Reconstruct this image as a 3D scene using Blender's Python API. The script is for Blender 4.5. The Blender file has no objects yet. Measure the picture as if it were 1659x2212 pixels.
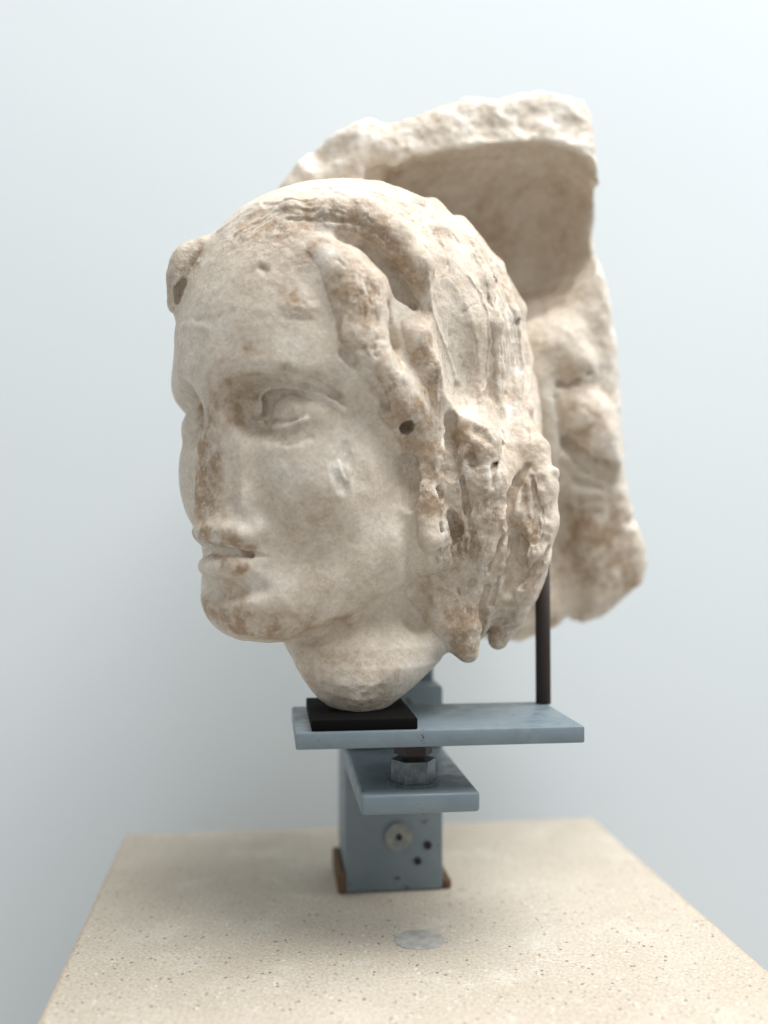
import bpy, bmesh, math, os
import numpy as np
from mathutils import Vector

# ------------------------------------------------------------------ camera, light, exposure
scene = bpy.context.scene
HC = 1.195                      # camera height (m); the pedestal top is at 1.000
FP = 2150.0                     # focal length in photograph pixels (1659 x 2212 frame)
HOR = 1150.0                    # horizon row
cam = bpy.data.cameras.new('camera')
cam_o = bpy.data.objects.new('camera', cam)
scene.collection.objects.link(cam_o)
cam_o.location = (0, 0, HC)
cam_o.rotation_euler = (math.pi / 2, 0, 0)
cam.sensor_fit = 'VERTICAL'
cam.sensor_height = 36.0
cam.sensor_width = 27.0
cam.lens = FP / 2212 * 36.0
cam.shift_y = 44 / 2212
cam.clip_start = 0.02
cam.clip_end = 100
cam.dof.use_dof = True
cam.dof.focus_distance = 0.455
cam.dof.aperture_fstop = 2.8
cam.dof.aperture_blades = 0
scene.camera = cam_o

world = bpy.data.worlds.new('World')
scene.world = world
world.use_nodes = True
bg = world.node_tree.nodes['Background']
bg.inputs['Color'].default_value = (1.0, 0.985, 0.96, 1)
bg.inputs['Strength'].default_value = 0.50

def area(name, loc, target, size, power, col, size_y=None):
    l = bpy.data.lights.new(name, 'AREA')
    l.energy = power
    l.color = col
    l.shape = 'RECTANGLE'
    l.size = size
    l.size_y = size_y or size
    o = bpy.data.objects.new(name, l)
    scene.collection.objects.link(o)
    o.location = loc
    o.rotation_euler = (Vector(target) - Vector(loc)).to_track_quat('-Z', 'Y').to_euler()
    return o
area('ceiling_skylight', (0.8, 0.2, 3.4), (0.05, 0.58, 1.25), 2.1, 100, (1.0, 0.985, 0.96), 1.6)
area('side_window', (1.7, 0.62, 1.9), (0.05, 0.55, 1.25), 1.0, 9, (0.97, 0.985, 1.0))

scene.view_settings.view_transform = 'Standard'
scene.view_settings.look = 'None'
scene.view_settings.exposure = 0.0
scene.view_settings.gamma = 1.0
scene.view_settings.use_curve_mapping = False

# ------------------------------------------------------------------ helpers
def nodes_of(m):
    m.use_nodes = True
    nt = m.node_tree
    return nt, nt.nodes, nt.links, nt.nodes['Principled BSDF']

def new_obj(name, mesh, parent=None, loc=None):
    o = bpy.data.objects.new(name, mesh)
    scene.collection.objects.link(o)
    if parent is not None:
        o.parent = parent
    if loc is not None:
        o.location = loc
    return o

def empty(name, loc):
    o = bpy.data.objects.new(name, None)
    o.empty_display_size = 0.02
    scene.collection.objects.link(o)
    o.location = loc
    return o

# millimetre space: x right, y away from the camera, z up, camera at the origin
def W(p):
    return Vector((p[0] / 1000, p[1] / 1000, HC + p[2] / 1000))
PED_ANG = math.atan2(0.118, 0.993)
E1 = np.array([math.cos(PED_ANG), math.sin(PED_ANG), 0])
E2 = np.array([-math.sin(PED_ANG), math.cos(PED_ANG), 0])
def AB(a, b, z):
    return E1 * a + E2 * b + np.array([0, 0, z])

# ------------------------------------------------------------------ simple noise (numpy)
_rng = np.random.RandomState(7)
_T = _rng.rand(32, 32, 32).astype(np.float32) * 2 - 1
def vnoise(p, s, off=0.0):
    q = p / s + off
    i = np.floor(q).astype(np.int32)
    f = (q - i).astype(np.float32)
    f = f * f * f * (f * (f * 6 - 15) + 10)
    a = i & 31
    b = (i + 1) & 31
    x0, y0, z0 = a.T
    x1, y1, z1 = b.T
    fx, fy, fz = f.T
    c00 = _T[x0, y0, z0] * (1 - fx) + _T[x1, y0, z0] * fx
    c10 = _T[x0, y1, z0] * (1 - fx) + _T[x1, y1, z0] * fx
    c01 = _T[x0, y0, z1] * (1 - fx) + _T[x1, y0, z1] * fx
    c11 = _T[x0, y1, z1] * (1 - fx) + _T[x1, y1, z1] * fx
    c0 = c00 * (1 - fy) + c10 * fy
    c1 = c01 * (1 - fy) + c11 * fy
    return c0 * (1 - fz) + c1 * fz
_R1 = np.array([[0.36, 0.48, -0.8], [-0.8, 0.6, 0.0], [0.48, 0.64, 0.6]])
def fbm(p, s, octs=4, off=0.0, gain=0.5):
    t = 0
    a = 1.0
    q = np.asarray(p, dtype=np.float64)
    for k in range(octs):
        t = t + a * vnoise(q, s, off + 11.3 * k)
        q = q @ _R1.T
        s *= 0.5
        a *= gain
    return t

_J = _rng.rand(32, 32, 32, 3)
def scallop(p, s, off=0.0):
    """distance to the nearest scattered point: concave flakes with sharp crests, 0..1"""
    q = p / s + off
    i = np.floor(q).astype(np.int32)
    f = q - i
    best = np.full(len(p), 9.0)
    for a in (-1, 0, 1):
        for b in (-1, 0, 1):
            for c in (-1, 0, 1):
                k = (i + np.array([a, b, c])) & 31
                d = _J[k[:, 0], k[:, 1], k[:, 2]] + np.array([a, b, c]) - f
                best = np.minimum(best, (d * d).sum(1))
    return np.sqrt(best)

# ------------------------------------------------------------------ distance-field sculpting
def sstep(x, a, b):
    t = np.clip((x - a) / (b - a), 0, 1)
    return t * t * (3 - 2 * t)
def smin(a, b, k):
    h = np.clip(k - np.abs(a - b), 0, None) / k
    return np.minimum(a, b) - h * h * k * 0.25
def smax(a, b, k):
    return -smin(-a, -b, k)
def ell(x, y, z, c, r):
    px, py, pz = (x - c[0]), (y - c[1]), (z - c[2])
    k0 = np.sqrt((px / r[0]) ** 2 + (py / r[1]) ** 2 + (pz / r[2]) ** 2) + 1e-6
    k1 = np.sqrt((px / r[0] ** 2) ** 2 + (py / r[1] ** 2) ** 2 + (pz / r[2] ** 2) ** 2) + 1e-6
    return k0 * (k0 - 1) / k1
def capsule(x, y, z, a, b, ra, rb):
    ba = (b[0] - a[0], b[1] - a[1], b[2] - a[2])
    L2 = ba[0] ** 2 + ba[1] ** 2 + ba[2] ** 2 + 1e-9
    px, py, pz = x - a[0], y - a[1], z - a[2]
    t = np.clip((px * ba[0] + py * ba[1] + pz * ba[2]) / L2, 0, 1)
    return np.sqrt((px - t * ba[0]) ** 2 + (py - t * ba[1]) ** 2 + (pz - t * ba[2]) ** 2) - (ra + (rb - ra) * t)
def chain(x, y, z, pts, rad, k=0.0):
    d = None
    for i in range(max(1, len(pts) - 1)):
        j = min(i + 1, len(pts) - 1)
        e = capsule(x, y, z, pts[i], pts[j], rad[i], rad[j])
        d = e if d is None else (smin(d, e, k) if k else np.minimum(d, e))
    return d

def P(px, py, z):
    """point of the place seen at this photograph pixel and at depth z (mm)"""
    return np.array([(px - 829.5) * z / FP, z, (HOR - py) * z / FP])

class Shape:
    """base function + ordered list of local primitives, each (bbox, fn, op, k)"""
    def __init__(self, base):
        self.base = base
        self.pr = []
    def add(self, pts, rad, op='u', k=4.0, kc=0.0):
        pts = np.asarray(pts, float)
        rad = np.asarray(rad, float)
        m = rad.max() + k + 9
        lo, hi = pts.min(0) - m, pts.max(0) + m
        self.pr.append((lo, hi, lambda x, y, z, p=pts, r=rad, c=kc: chain(x, y, z, p, r, c), op, k))
    def add_ell(self, c, r, op='u', k=6.0, rot=None):
        c = np.asarray(c, float)
        m = max(r) + k + 9
        if rot is None:
            fn = lambda x, y, z: ell(x, y, z, c, r)
        else:
            R = np.asarray(rot)
            def fn(x, y, z):
                dx, dy, dz = x - c[0], y - c[1], z - c[2]
                return ell(R[0][0] * dx + R[0][1] * dy + R[0][2] * dz,
                           R[1][0] * dx + R[1][1] * dy + R[1][2] * dz,
                           R[2][0] * dx + R[2][1] * dy + R[2][2] * dz, (0, 0, 0), r)
        self.pr.append((c - m, c + m, fn, op, k))
    @staticmethod
    def comb(d, e, op, k):
        return smin(d, e, k) if op == 'u' else smax(d, -e, k)
    def pts(self, p):
        p = np.asarray(p, float)
        x, y, z = p[:, 0], p[:, 1], p[:, 2]
        d = np.array(self.base(x, y, z), dtype=float)
        for lo, hi, fn, op, k in self.pr:
            m = np.where(np.all((p > lo) & (p < hi), axis=1))[0]
            if len(m):
                d[m] = self.comb(d[m], fn(x[m], y[m], z[m]), op, k)
        return d
    def grid(self, lo, hi, h):
        ax = [np.arange(lo[i], hi[i], h, dtype=np.float32) for i in range(3)]
        X, Y, Z = ax[0][:, None, None], ax[1][None, :, None], ax[2][None, None, :]
        D = np.array(np.broadcast_to(self.base(X, Y, Z), tuple(len(a) for a in ax)), dtype=np.float32)
        for l, u, fn, op, k in self.pr:
            s = []
            for i in range(3):
                i0, i1 = np.searchsorted(ax[i], [l[i], u[i]])
                s.append(slice(int(i0), int(i1)))
            if any(q.stop <= q.start for q in s):
                continue
            s = tuple(s)
            D[s] = self.comb(D[s], fn(X[s[0]], Y[:, s[1]], Z[:, :, s[2]]), op, k)
        return ax, D

def hit(shape_fn, px, py, z0=385.0, z1=720.0, step=1.0):
    """first surface point behind each photograph pixel, with its normal"""
    px = np.asarray(px, float)
    py = np.asarray(py, float)
    zs = np.arange(z0, z1, step)
    pts = np.stack([(px[:, None] - 829.5) * zs / FP, np.broadcast_to(zs, (len(px), len(zs))), (HOR - py[:, None]) * zs / FP], -1)
    d = shape_fn(pts.reshape(-1, 3)).reshape(len(px), len(zs))
    ins = d < 0
    k = np.where(ins.any(1), ins.argmax(1), d.argmin(1))
    k = np.clip(k, 1, len(zs) - 1)
    r = np.arange(len(px))
    a, b = d[r, k - 1], d[r, k]
    t = np.where(a > 0, np.clip(a / (a - b + 1e-9), 0, 1), 1)
    z = zs[k - 1] + t * step
    q = np.stack([(px - 829.5) * z / FP, z, (HOR - py) * z / FP], -1)
    g = np.zeros_like(q)
    for i in range(3):
        e = np.zeros(3)
        e[i] = 1.2
        g[:, i] = shape_fn(q + e) - shape_fn(q - e)
    g /= np.linalg.norm(g, axis=1, keepdims=True) + 1e-9
    return q, g

def surface_nets(ax, D):
    h = float(ax[0][1] - ax[0][0])
    ins = D < 0
    n = ins[:-1, :-1, :-1].astype(np.int8)
    cnt = np.zeros_like(n)
    for dx in (0, 1):
        for dy in (0, 1):
            for dz in (0, 1):
                cnt += ins[dx:D.shape[0] - 1 + dx, dy:D.shape[1] - 1 + dy, dz:D.shape[2] - 1 + dz]
    act = (cnt > 0) & (cnt < 8)
    ci, cj, ck = np.nonzero(act)
    idx = -np.ones(act.shape, np.int32)
    idx[ci, cj, ck] = np.arange(len(ci))
    acc = np.zeros((len(ci), 3))
    num = np.zeros(len(ci))
    cor = [(a, b, c) for a in (0, 1) for b in (0, 1) for c in (0, 1)]
    for p in cor:
        for axis in range(3):
            if p[axis]:
                continue
            q = list(p)
            q[axis] = 1
            da = D[ci + p[0], cj + p[1], ck + p[2]]
            db = D[ci + q[0], cj + q[1], ck + q[2]]
            m = (da < 0) != (db < 0)
            t = np.where(m, da / np.where(m, da - db, 1), 0)
            for c in range(3):
                acc[:, c] += np.where(m, p[c] + (t if c == axis else 0), 0)
            num += m
    v = acc / num[:, None] + np.stack([ci, cj, ck], 1)
    v = v * h + np.array([a[0] for a in ax])
    quads = []
    for axis in range(3):
        u, w = (axis + 1) % 3, (axis + 2) % 3
        sl0 = [slice(1, -1)] * 3
        sl0[axis] = slice(0, -1)
        sl1 = list(sl0)
        sl1[axis] = slice(1, None)
        a = ins[tuple(sl0)]
        b = ins[tuple(sl1)]
        for flip, m in ((False, a & ~b), (True, ~a & b)):
            e = np.stack(np.nonzero(m), 1)
            e[:, u] += 1
            e[:, w] += 1
            def at(du, dw):
                c = e.copy()
                c[:, u] -= du
                c[:, w] -= dw
                return idx[c[:, 0], c[:, 1], c[:, 2]]
            q = np.stack([at(1, 1), at(0, 1), at(0, 0), at(1, 0)], 1)
            quads.append(q[:, ::-1] if flip else q)
    return v, np.concatenate(quads)

def mesh_from(name, v, quads):
    me = bpy.data.meshes.new(name)
    me.vertices.add(len(v))
    me.vertices.foreach_set('co', np.asarray(v, np.float32).ravel())
    nq = len(quads)
    me.loops.add(nq * 4)
    me.loops.foreach_set('vertex_index', np.asarray(quads, np.int32).ravel())
    me.polygons.add(nq)
    me.polygons.foreach_set('loop_start', np.arange(0, nq * 4, 4, dtype=np.int32))
    me.update(calc_edges=True)
    return me

def subdivide(v, q):
    """split every quad in four (numpy)"""
    nv, nq = len(v), len(q)
    e = np.stack([q, np.roll(q, -1, axis=1)], -1).reshape(-1, 2)
    e = np.sort(e, axis=1).astype(np.int64)
    key = e[:, 0] * (nv + 1) + e[:, 1]
    u, first, inv = np.unique(key, return_index=True, return_inverse=True)
    mid = v[e[first]].mean(1)
    cen = v[q].mean(1)
    em = inv.reshape(nq, 4) + nv
    c = np.arange(nq) + nv + len(u)
    out = np.concatenate([np.stack([q[:, k], em[:, k], c, em[:, k - 1]], 1) for k in range(4)])
    return np.concatenate([v, mid, cen]), out

def get_v(me):
    a = np.empty(len(me.vertices) * 3, np.float32)
    me.vertices.foreach_get('co', a)
    return a.reshape(-1, 3).astype(np.float64)
def get_n(me):
    me.update()
    a = np.empty(len(me.vertices) * 3, np.float32)
    me.vertex_normals.foreach_get('vector', a)
    return a.reshape(-1, 3).astype(np.float64)
def set_v(me, v):
    me.vertices.foreach_set('co', np.asarray(v, np.float32).ravel())
    me.update()

def build_mesh(name, shape, lo, hi, h, sub=True):
    ax, D = shape.grid(lo, hi, h)
    v, q = surface_nets(ax, D)
    if sub:
        v, q = subdivide(v, q)
    me = mesh_from(name, v, q)
    for it in range(2):
        v = get_v(me)
        n = get_n(me)
        d = shape.pts(v)
        v -= n * np.clip(d, -h, h)[:, None] * 0.9
        set_v(me, v)
    return me

def seg_dist(v, pts, rad):
    """distance to a polyline in units of its (varying) radius"""
    best = np.full(len(v), 9.0)
    for i in range(max(1, len(pts) - 1)):
        j = min(i + 1, len(pts) - 1)
        a, b = pts[i], pts[j]
        ba = b - a
        t = np.clip(((v - a) @ ba) / (ba @ ba + 1e-9), 0, 1)
        d = np.linalg.norm(v - a - t[:, None] * ba, axis=1) / (rad[i] + (rad[j] - rad[i]) * t)
        best = np.minimum(best, d)
    return best

def stroke_weight(v, pts, rad, hard):
    r = max(rad) * 1.02
    lo, hi = pts.min(0) - r, pts.max(0) + r
    m = np.where(np.all((v > lo) & (v < hi), axis=1))[0]
    if not len(m):
        return m, None
    d = seg_dist(v[m], pts, rad)
    return m, 1 - sstep(d, hard, 1.0)

# ------------------------------------------------------------------ the head (head frame: F forward, L head's left, U up)
TH = math.radians(42)
fx, fy = -math.sin(TH), -math.cos(TH)
lx, ly = math.cos(TH), -math.sin(TH)
CH = [float(t) for t in P(752, 735, 505.0)]
def Hp(F, L, U):
    return np.array(CH) + np.array([fx * F + lx * L, fy * F + ly * L, U])

def head_base(x, y, z):
    dx, dy, U = x - CH[0], y - CH[1], z - CH[2]
    F = fx * dx + fy * dy
    L = lx * dx + ly * dy
    A = np.sqrt(L * L + 4.0) - 2.0
    d = ell(F, L, U, (-2, 0, -3), (92, 73, 78))
    d = smin(d, ell(F, L, U, (34, 0, -34), (51, 57, 60)), 22)
    d = smin(d, ell(F, L, U, (29, 0, -86), (49, 49, 55)), 20)
    d = smin(d, ell(F, L, U, (62, 0, -127), (21, 24, 20)), 16)
    d = smin(d, capsule(F, A, U, (56, 14, -126), (10, 48, -96), 17, 22), 15)
    d = smin(d, ell(F, A, U, (49, 32, -72), (25, 23, 29)), 14)
    # nose: the ridge broken off to a flat strip
    nose = capsule(F, A, U, (77.0, 0, -28), (77, 0, -83), 10.0, 16.5)
    nose = smax(nose, (F - 83.0 + 0.045 * (U + 60) + 0.06 * L), 1.2)
    d = smin(d, nose, 7)
    # brow, sockets, eyes
    d = smin(d, capsule(F, A, U, (76, 5, -26), (56, 50, -25), 10, 10.5), 11)
    d = smax(d, -ell(F, A, U, (80, 18.5, -42.5), (20, 10.5, 12)), 9)
    d = smax(d, -ell(F, A, U, (82, 30, -43.5), (17, 17, 12)), 9)
    d = smax(d, -ell(F, A, U, (72, 45, -44), (12, 13, 8)), 8)
    d = smin(d, ell(F, A, U, (58.3, 31.5, -47), (14.5, 19, 13)), 5)
    # mouth area: two full lips over the rounded muzzle
    d = smin(d, ell(F, L, U, (63, 0, -104), (18.5, 25, 17)), 10)
    d = smin(d, ell(F, L, U, (74.5, 0, -97.4), (14.6, 23, 8.6)), 4.5)
    d = smin(d, ell(F, L, U, (74.6, 0, -112.8), (12.8, 20, 7.8)), 1.6)
    d = smax(d, -capsule(F, A, U, (86.6, 0, -105.2), (74.2, 21.5, -108.6), 1.9, 0.5), 1.6)
    d = smax(d, -capsule(F, A, U, (85.0, 0, -124), (76.8, 19, -122), 4.6, 2.6), 4)
    # neck
    d = smin(d, neck(x, y, z), 7)
    return d
NZ = [-86, -84, -82, -76, -69, -62, -53, -40, 0]
NR = [4, 9, 14, 23, 31, 38, 44, 46, 46]
def neck(x, y, z):
    cx = -12.5 + 0.10 * (z + 84)
    cy = np.interp(z, [-84, -60, -40, 0], [466, 490, 508, 525]).astype(np.float32)
    r = np.interp(z, NZ, NR).astype(np.float32)
    rho = np.sqrt((x - cx) ** 2 + (y - cy) ** 2)
    d = smax((rho - r) * 0.68, smax(-84.6 - z, z - 5, 2), 3)
    d = smax(d, -0.45 * (x + 27) - 0.62 * (y - 455) - 0.64 * (z + 70), 2)      # broken faces
    d = smax(d, 0.50 * (x - 6) - 0.62 * (y - 456) - 0.60 * (z + 68), 2)
    return smax(d, -0.85 * (x + 40) - 0.1 * (y - 470) - 0.52 * (z + 66), 2)

def hair_base(x, y, z):
    dx, dy, U = x - CH[0], y - CH[1], z - CH[2]
    F = fx * dx + fy * dy
    L = lx * dx + ly * dy
    A = np.abs(L)
    cap = ell(F, L, U, (-8, 0, -1), (98, 77, 79))
    cut = (F - 50 - 1.0 * U) / 1.41
    d = smax(cap + 6 * sstep(cut, -34, -4), cut, 10)
    d = smin(d, ell(F, A, U, (-44, 42, -70), (43, 32, 62)), 18)
    d = smin(d, ell(F, L, U, (-66, 4, -44), (47, 60, 62)), 18)
    return d

hair = Shape(hair_base)
hair.add_ell(P(1060, 1120, 497), (31, 34, 58), k=14)
hair.add_ell(P(985, 1030, 472), (22, 24, 44), k=12)
both0 = lambda p: np.minimum(head_base(p[:, 0], p[:, 1], p[:, 2]), hair.pts(p))

MM = 0.215
# locks: list of (px, py, radius px, lift mm)
LOCKS = [
    # broad lock over the temple, falling along the face
    ([(640, 512, 34, -4), (700, 545, 48, -1), (748, 588, 60, 2.2), (776, 635, 68, 3.5), (784, 685, 62, 4.5), (788, 735, 54, 4.5), (804, 778, 50, 4), (834, 822, 54, 4),
      (866, 872, 60, 3.8), (897, 935, 60, 3.8), (915, 1005, 50, 3.8), (922, 1080, 38, 3), (930, 1160, 36, 1)], 3.2),
    # upper band with its crest
    ([(480, 478, 40, -6), (560, 450, 46, -3), (640, 452, 48, -1), (720, 462, 46, 2), (800, 474, 46, 4), (852, 520, 44, 5), (893, 575, 38, 5), (916, 625, 32, 3), (928, 680, 28, 0)], 3),
    # lock between band and drilled lock, with a crest on its right
    ([(868, 680, 34, -1), (905, 730, 46, 2), (925, 790, 48, 4), (930, 850, 46, 3.5), (922, 910, 44, 3)], 6),
    ([(950, 860, 20, 4), (945, 930, 20, 5), (950, 990, 22, 5), (944, 1045, 22, 4), (936, 1080, 18, 3)], 3),
    # tuft over the forehead
    ([(500, 490, 36, -5), (452, 525, 38, -1), (412, 562, 44, 2.5), (398, 600, 42, 3), (382, 650, 26, 0)], 6),
    # mass behind the ear
    ([(1000, 900, 36, 0), (1045, 960, 46, 2), (1055, 1040, 46, 3), (1050, 1110, 40, 3), (1035, 1180, 40, 3), (1010, 1250, 40, 2)], 4),
    # outer wave
    ([(1125, 900, 36, -1), (1152, 975, 42, 3), (1165, 1050, 40, 4), (1166, 1130, 38, 4), (1150, 1200, 38, 4), (1125, 1255, 34, 3)], 2.2),
    ([(1150, 1225, 26, 1), (1130, 1275, 28, 2), (1112, 1330, 26, 2)], 4),
    ([(950, 1180, 40, 0), (968, 1250, 46, 2), (990, 1330, 40, 2)], 4),
    # waves over the back of the head
    ([(950, 420, 22, -4), (1015, 510, 24, 0), (1050, 600, 24, 1), (1068, 700, 22, 1.5), (1070, 800, 22, 1.2), (1078, 880, 22, 0)], 3),
    ([(1010, 460, 22, -4), (1080, 575, 24, 0), (1108, 680, 24, 1), (1114, 780, 24, 1.5), (1112, 870, 24, 1)], 3),
    ([(1070, 540, 20, -4), (1124, 670, 22, 0), (1136, 780, 22, 1), (1138, 880, 22, 1)], 3),
    ([(860, 405, 24, -4), (925, 445, 24, 0), (955, 500, 22, 0.3), (965, 560, 20, -1)], 3.5),
]
q_all = [(a[0], a[1]) for l in LOCKS for a in l[0]]
hp, hn = hit(both0, [a[0] for a in q_all], [a[1] for a in q_all])
k0 = 0
for l, kk in LOCKS:
    n = len(l)
    rr = np.array([a[2] for a in l]) * MM
    c = hp[k0:k0 + n] + hn[k0:k0 + n] * (np.array([a[3] for a in l]) - rr * 0.55)[:, None]
    hair.add(c, rr, k=kk, kc=3)
    k0 += n
qz = hit(both0, [415], [590])[0][0][1]
hair.add([P(445, 540, qz + 3), P(408, 572, qz + 5), P(400, 605, qz + 6), P(384, 648, qz + 9)], [6, 8.2, 8, 5], k=6)
# hanging curl ends
hair.add([P(985, 1280, 476), P(1002, 1350, 474), P(1010, 1408, 474)], [11, 9, 5], k=7)
hair.add([P(960, 1290, 474), P(985, 1350, 472), P(996, 1395, 472)], [10, 8, 4.5], k=5)
hair.add([P(1085, 1280, 486), P(1098, 1330, 487), P(1078, 1380, 487)], [10, 8.5, 5], k=3)
hair.add([P(1030, 1250, 480), P(1034, 1310, 479), P(1022, 1370, 478)], [9, 7.5, 4.5], k=6)
hair.add([P(925, 1270, 472), P(945, 1340, 473), P(960, 1385, 474)], [12, 9, 5], k=6)
both1 = lambda p: np.minimum(head_base(p[:, 0], p[:, 1], p[:, 2]), hair.pts(p))

# deep carving: (points (px, py, radius px, depth mm of the cutter's centre below the surface), blend)
CARVES = [
    ([(735, 512, 9, 0), (790, 538, 17, 1), (838, 585, 22, 3), (868, 632, 24, 4), (890, 655, 16, 3)], 4),
    ([(878, 925, 17.5, -2), (882, 930, 16.5, 9)], 0.8),                        # drill hole
    ([(880, 995, 18, 0), (885, 1040, 20, 1), (884, 1085, 17, 1)], 2),      # oval hollow under the lock
    ([(395, 612, 10, 1), (391, 630, 15, 3), (386, 650, 11, 2)], 1.2),      # hole in the tuft
    ([(832, 880, 11, 1), (815, 845, 13, 0), (785, 800, 13, -1)], 2),       # shadow line beside the temple lock
    ([(745, 765, 12, 0), (760, 782, 11, 0.5)], 2),
    ([(1143, 1006, 7, 0.5), (1120, 1040, 14, 1.5), (1106, 1076, 18, 2), (1100, 1115, 15, 1.5)], 1.0),
    ([(1112, 1130, 18, 1.5), (1118, 1180, 24, 2.2), (1110, 1240, 22, 2), (1096, 1280, 12, 1)], 3),
    ([(1090, 1158, 8, 0.8), (1076, 1185, 15, 2), (1064, 1212, 14, 2), (1057, 1232, 8, 0.8)], 1.0),
    ([(1187, 1183, 8, 0.6), (1160, 1225, 9, 0.8), (1128, 1268, 9, 0.8)], 1.5),
    ([(1034, 930, 11, 0.2), (1056, 952, 9, 0)], 2.0),
    ([(1015, 985, 9, 0.3), (1022, 1005, 9, 0.3)], 1.5),
    ([(948, 1062, 11, 0.8), (956, 1076, 10, 0.8)], 1.2),
    ([(974, 1120, 16, 1), (984, 1146, 20, 1.3), (986, 1165, 13, 0.8)], 1.5),
    ([(992, 832, 13, 0.8), (994, 864, 12, 1)], 1.2),
    ([(1012, 850, 14, 0), (1024, 874, 9, 0)], 1.5),
    ([(1052, 1270, 9, 1), (1044, 1330, 12, 1.6), (1040, 1391, 14, 2)], 2),
    ([(975, 905, 14, 0.5), (972, 960, 16, 0.8), (976, 1020, 14, 0.5)], 3),
    ([(1030, 1180, 10, 0.4), (1018, 1230, 12, 0.6)], 2),
    ([(845, 660, 9, 0.8), (848, 700, 9, 1), (852, 745, 8, 0.8), (868, 790, 6, 0.4)], 2),
    # running-drill channels between the strands
    ([(1000, 1030, 6, 0.5), (1008, 1100, 8, 0.9), (1026, 1165, 6, 0.5)], 0.9), ([(955, 1135, 6, 0.5), (944, 1200, 8, 0.9), (952, 1275, 6, 0.5)], 0.9),
    ([(1042, 1200, 5, 0.5), (1022, 1262, 8, 0.9), (1012, 1325, 6, 0.5)], 0.9), ([(1076, 1245, 5, 0.4), (1062, 1305, 7, 0.8)], 0.9),
    ([(1150, 1030, 5, 0.4), (1160, 1100, 7, 0.8), (1152, 1172, 6, 0.5)], 0.9), ([(1088, 955, 5, 0.4), (1070, 1012, 7, 0.7), (1066, 1050, 5, 0.4)], 0.9),
    ([(700, 470, 5, 0.3), (770, 478, 6, 0.5), (830, 512, 6, 0.5)], 1.2),
    ([(1062, 560, 5, 0.4), (1078, 660, 7, 0.7), (1086, 760, 6, 0.6), (1090, 850, 5, 0.4)], 0.9), ([(1100, 600, 5, 0.4), (1120, 700, 6, 0.6), (1126, 800, 5, 0.4)], 0.9),
    ([(560, 576, 5, 0), (572, 584, 6, 0)], 2),
    ([(880, 1130, 14, 0), (895, 1200, 18, 0), (905, 1270, 22, 0), (900, 1340, 22, 0)], 6),
    ([(973, 640, 96, -17.8), (990, 715, 102, -19), (1006, 800, 96, -18)], 0.6),   # scooped break facet
]
q_all = [(a[0], a[1]) for l in CARVES for a in l[0]]
hp, hn = hit(both1, [a[0] for a in q_all], [a[1] for a in q_all])
k0 = 0
carve_prims = []
for l, kk in CARVES:
    n = len(l)
    rr = np.array([a[2] for a in l]) * MM
    c = hp[k0:k0 + n] - hn[k0:k0 + n] * np.array([a[3] for a in l])[:, None]
    if kk == 0.8:                       # drilled straight in
        dirv = hn[k0] * 0.75 + np.array([0, -0.6, 0.1])
        dirv /= np.linalg.norm(dirv)
        c = np.array([hp[k0] + dirv * 3, hp[k0] - dirv * 9])
    carve_prims.append((c, rr, kk))
    k0 += n
hair_pre = list(hair.pr)
for c, rr, kk in carve_prims:
    hair.add(c, rr, op='s', k=kk, kc=2)

hair_shrunk = Shape(hair_base)
hair_shrunk.pr = hair_pre
def head_full(x, y, z):
    return head_base(x, y, z)
head = Shape(head_base)
class HeadShape(Shape):
    """face and skull, with a fillet rising to meet the hair"""
    def grid(self, lo, hi, h):
        ax, D = Shape(head_base).grid(lo, hi, h)
        _, E = hair_shrunk.grid(lo, hi, h)
        D = smin(D, E + 1.8, 8)
        for c, rr, kk in carve_prims:
            s = Shape(None)
            s.add(c, rr, op='s', k=kk, kc=2)
            l, u, fn, op, k = s.pr[0]
            sl = []
            for i in range(3):
                i0, i1 = np.searchsorted(ax[i], [l[i], u[i]])
                sl.append(slice(int(i0), int(i1)))
            sl = tuple(sl)
            if any(t.stop <= t.start for t in sl):
                continue
            X, Y, Z = ax[0][:, None, None], ax[1][None, :, None], ax[2][None, None, :]
            D[sl] = smax(D[sl], -fn(X[sl[0]], Y[:, sl[1]], Z[:, :, sl[2]]), k)
        return ax, D
    def pts(self, p):
        d = smin(head_base(p[:, 0], p[:, 1], p[:, 2]), hair_shrunk.pts(p) + 1.8, 8)
        for c, rr, kk in carve_prims:
            m = rr.max() + kk + 9
            lo, hi = c.min(0) - m, c.max(0) + m
            j = np.where(np.all((p > lo) & (p < hi), axis=1))[0]
            if len(j):
                d[j] = smax(d[j], -chain(p[j, 0], p[j, 1], p[j, 2], c, rr, 2), kk)
        return d
head = HeadShape(head_base)

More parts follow.
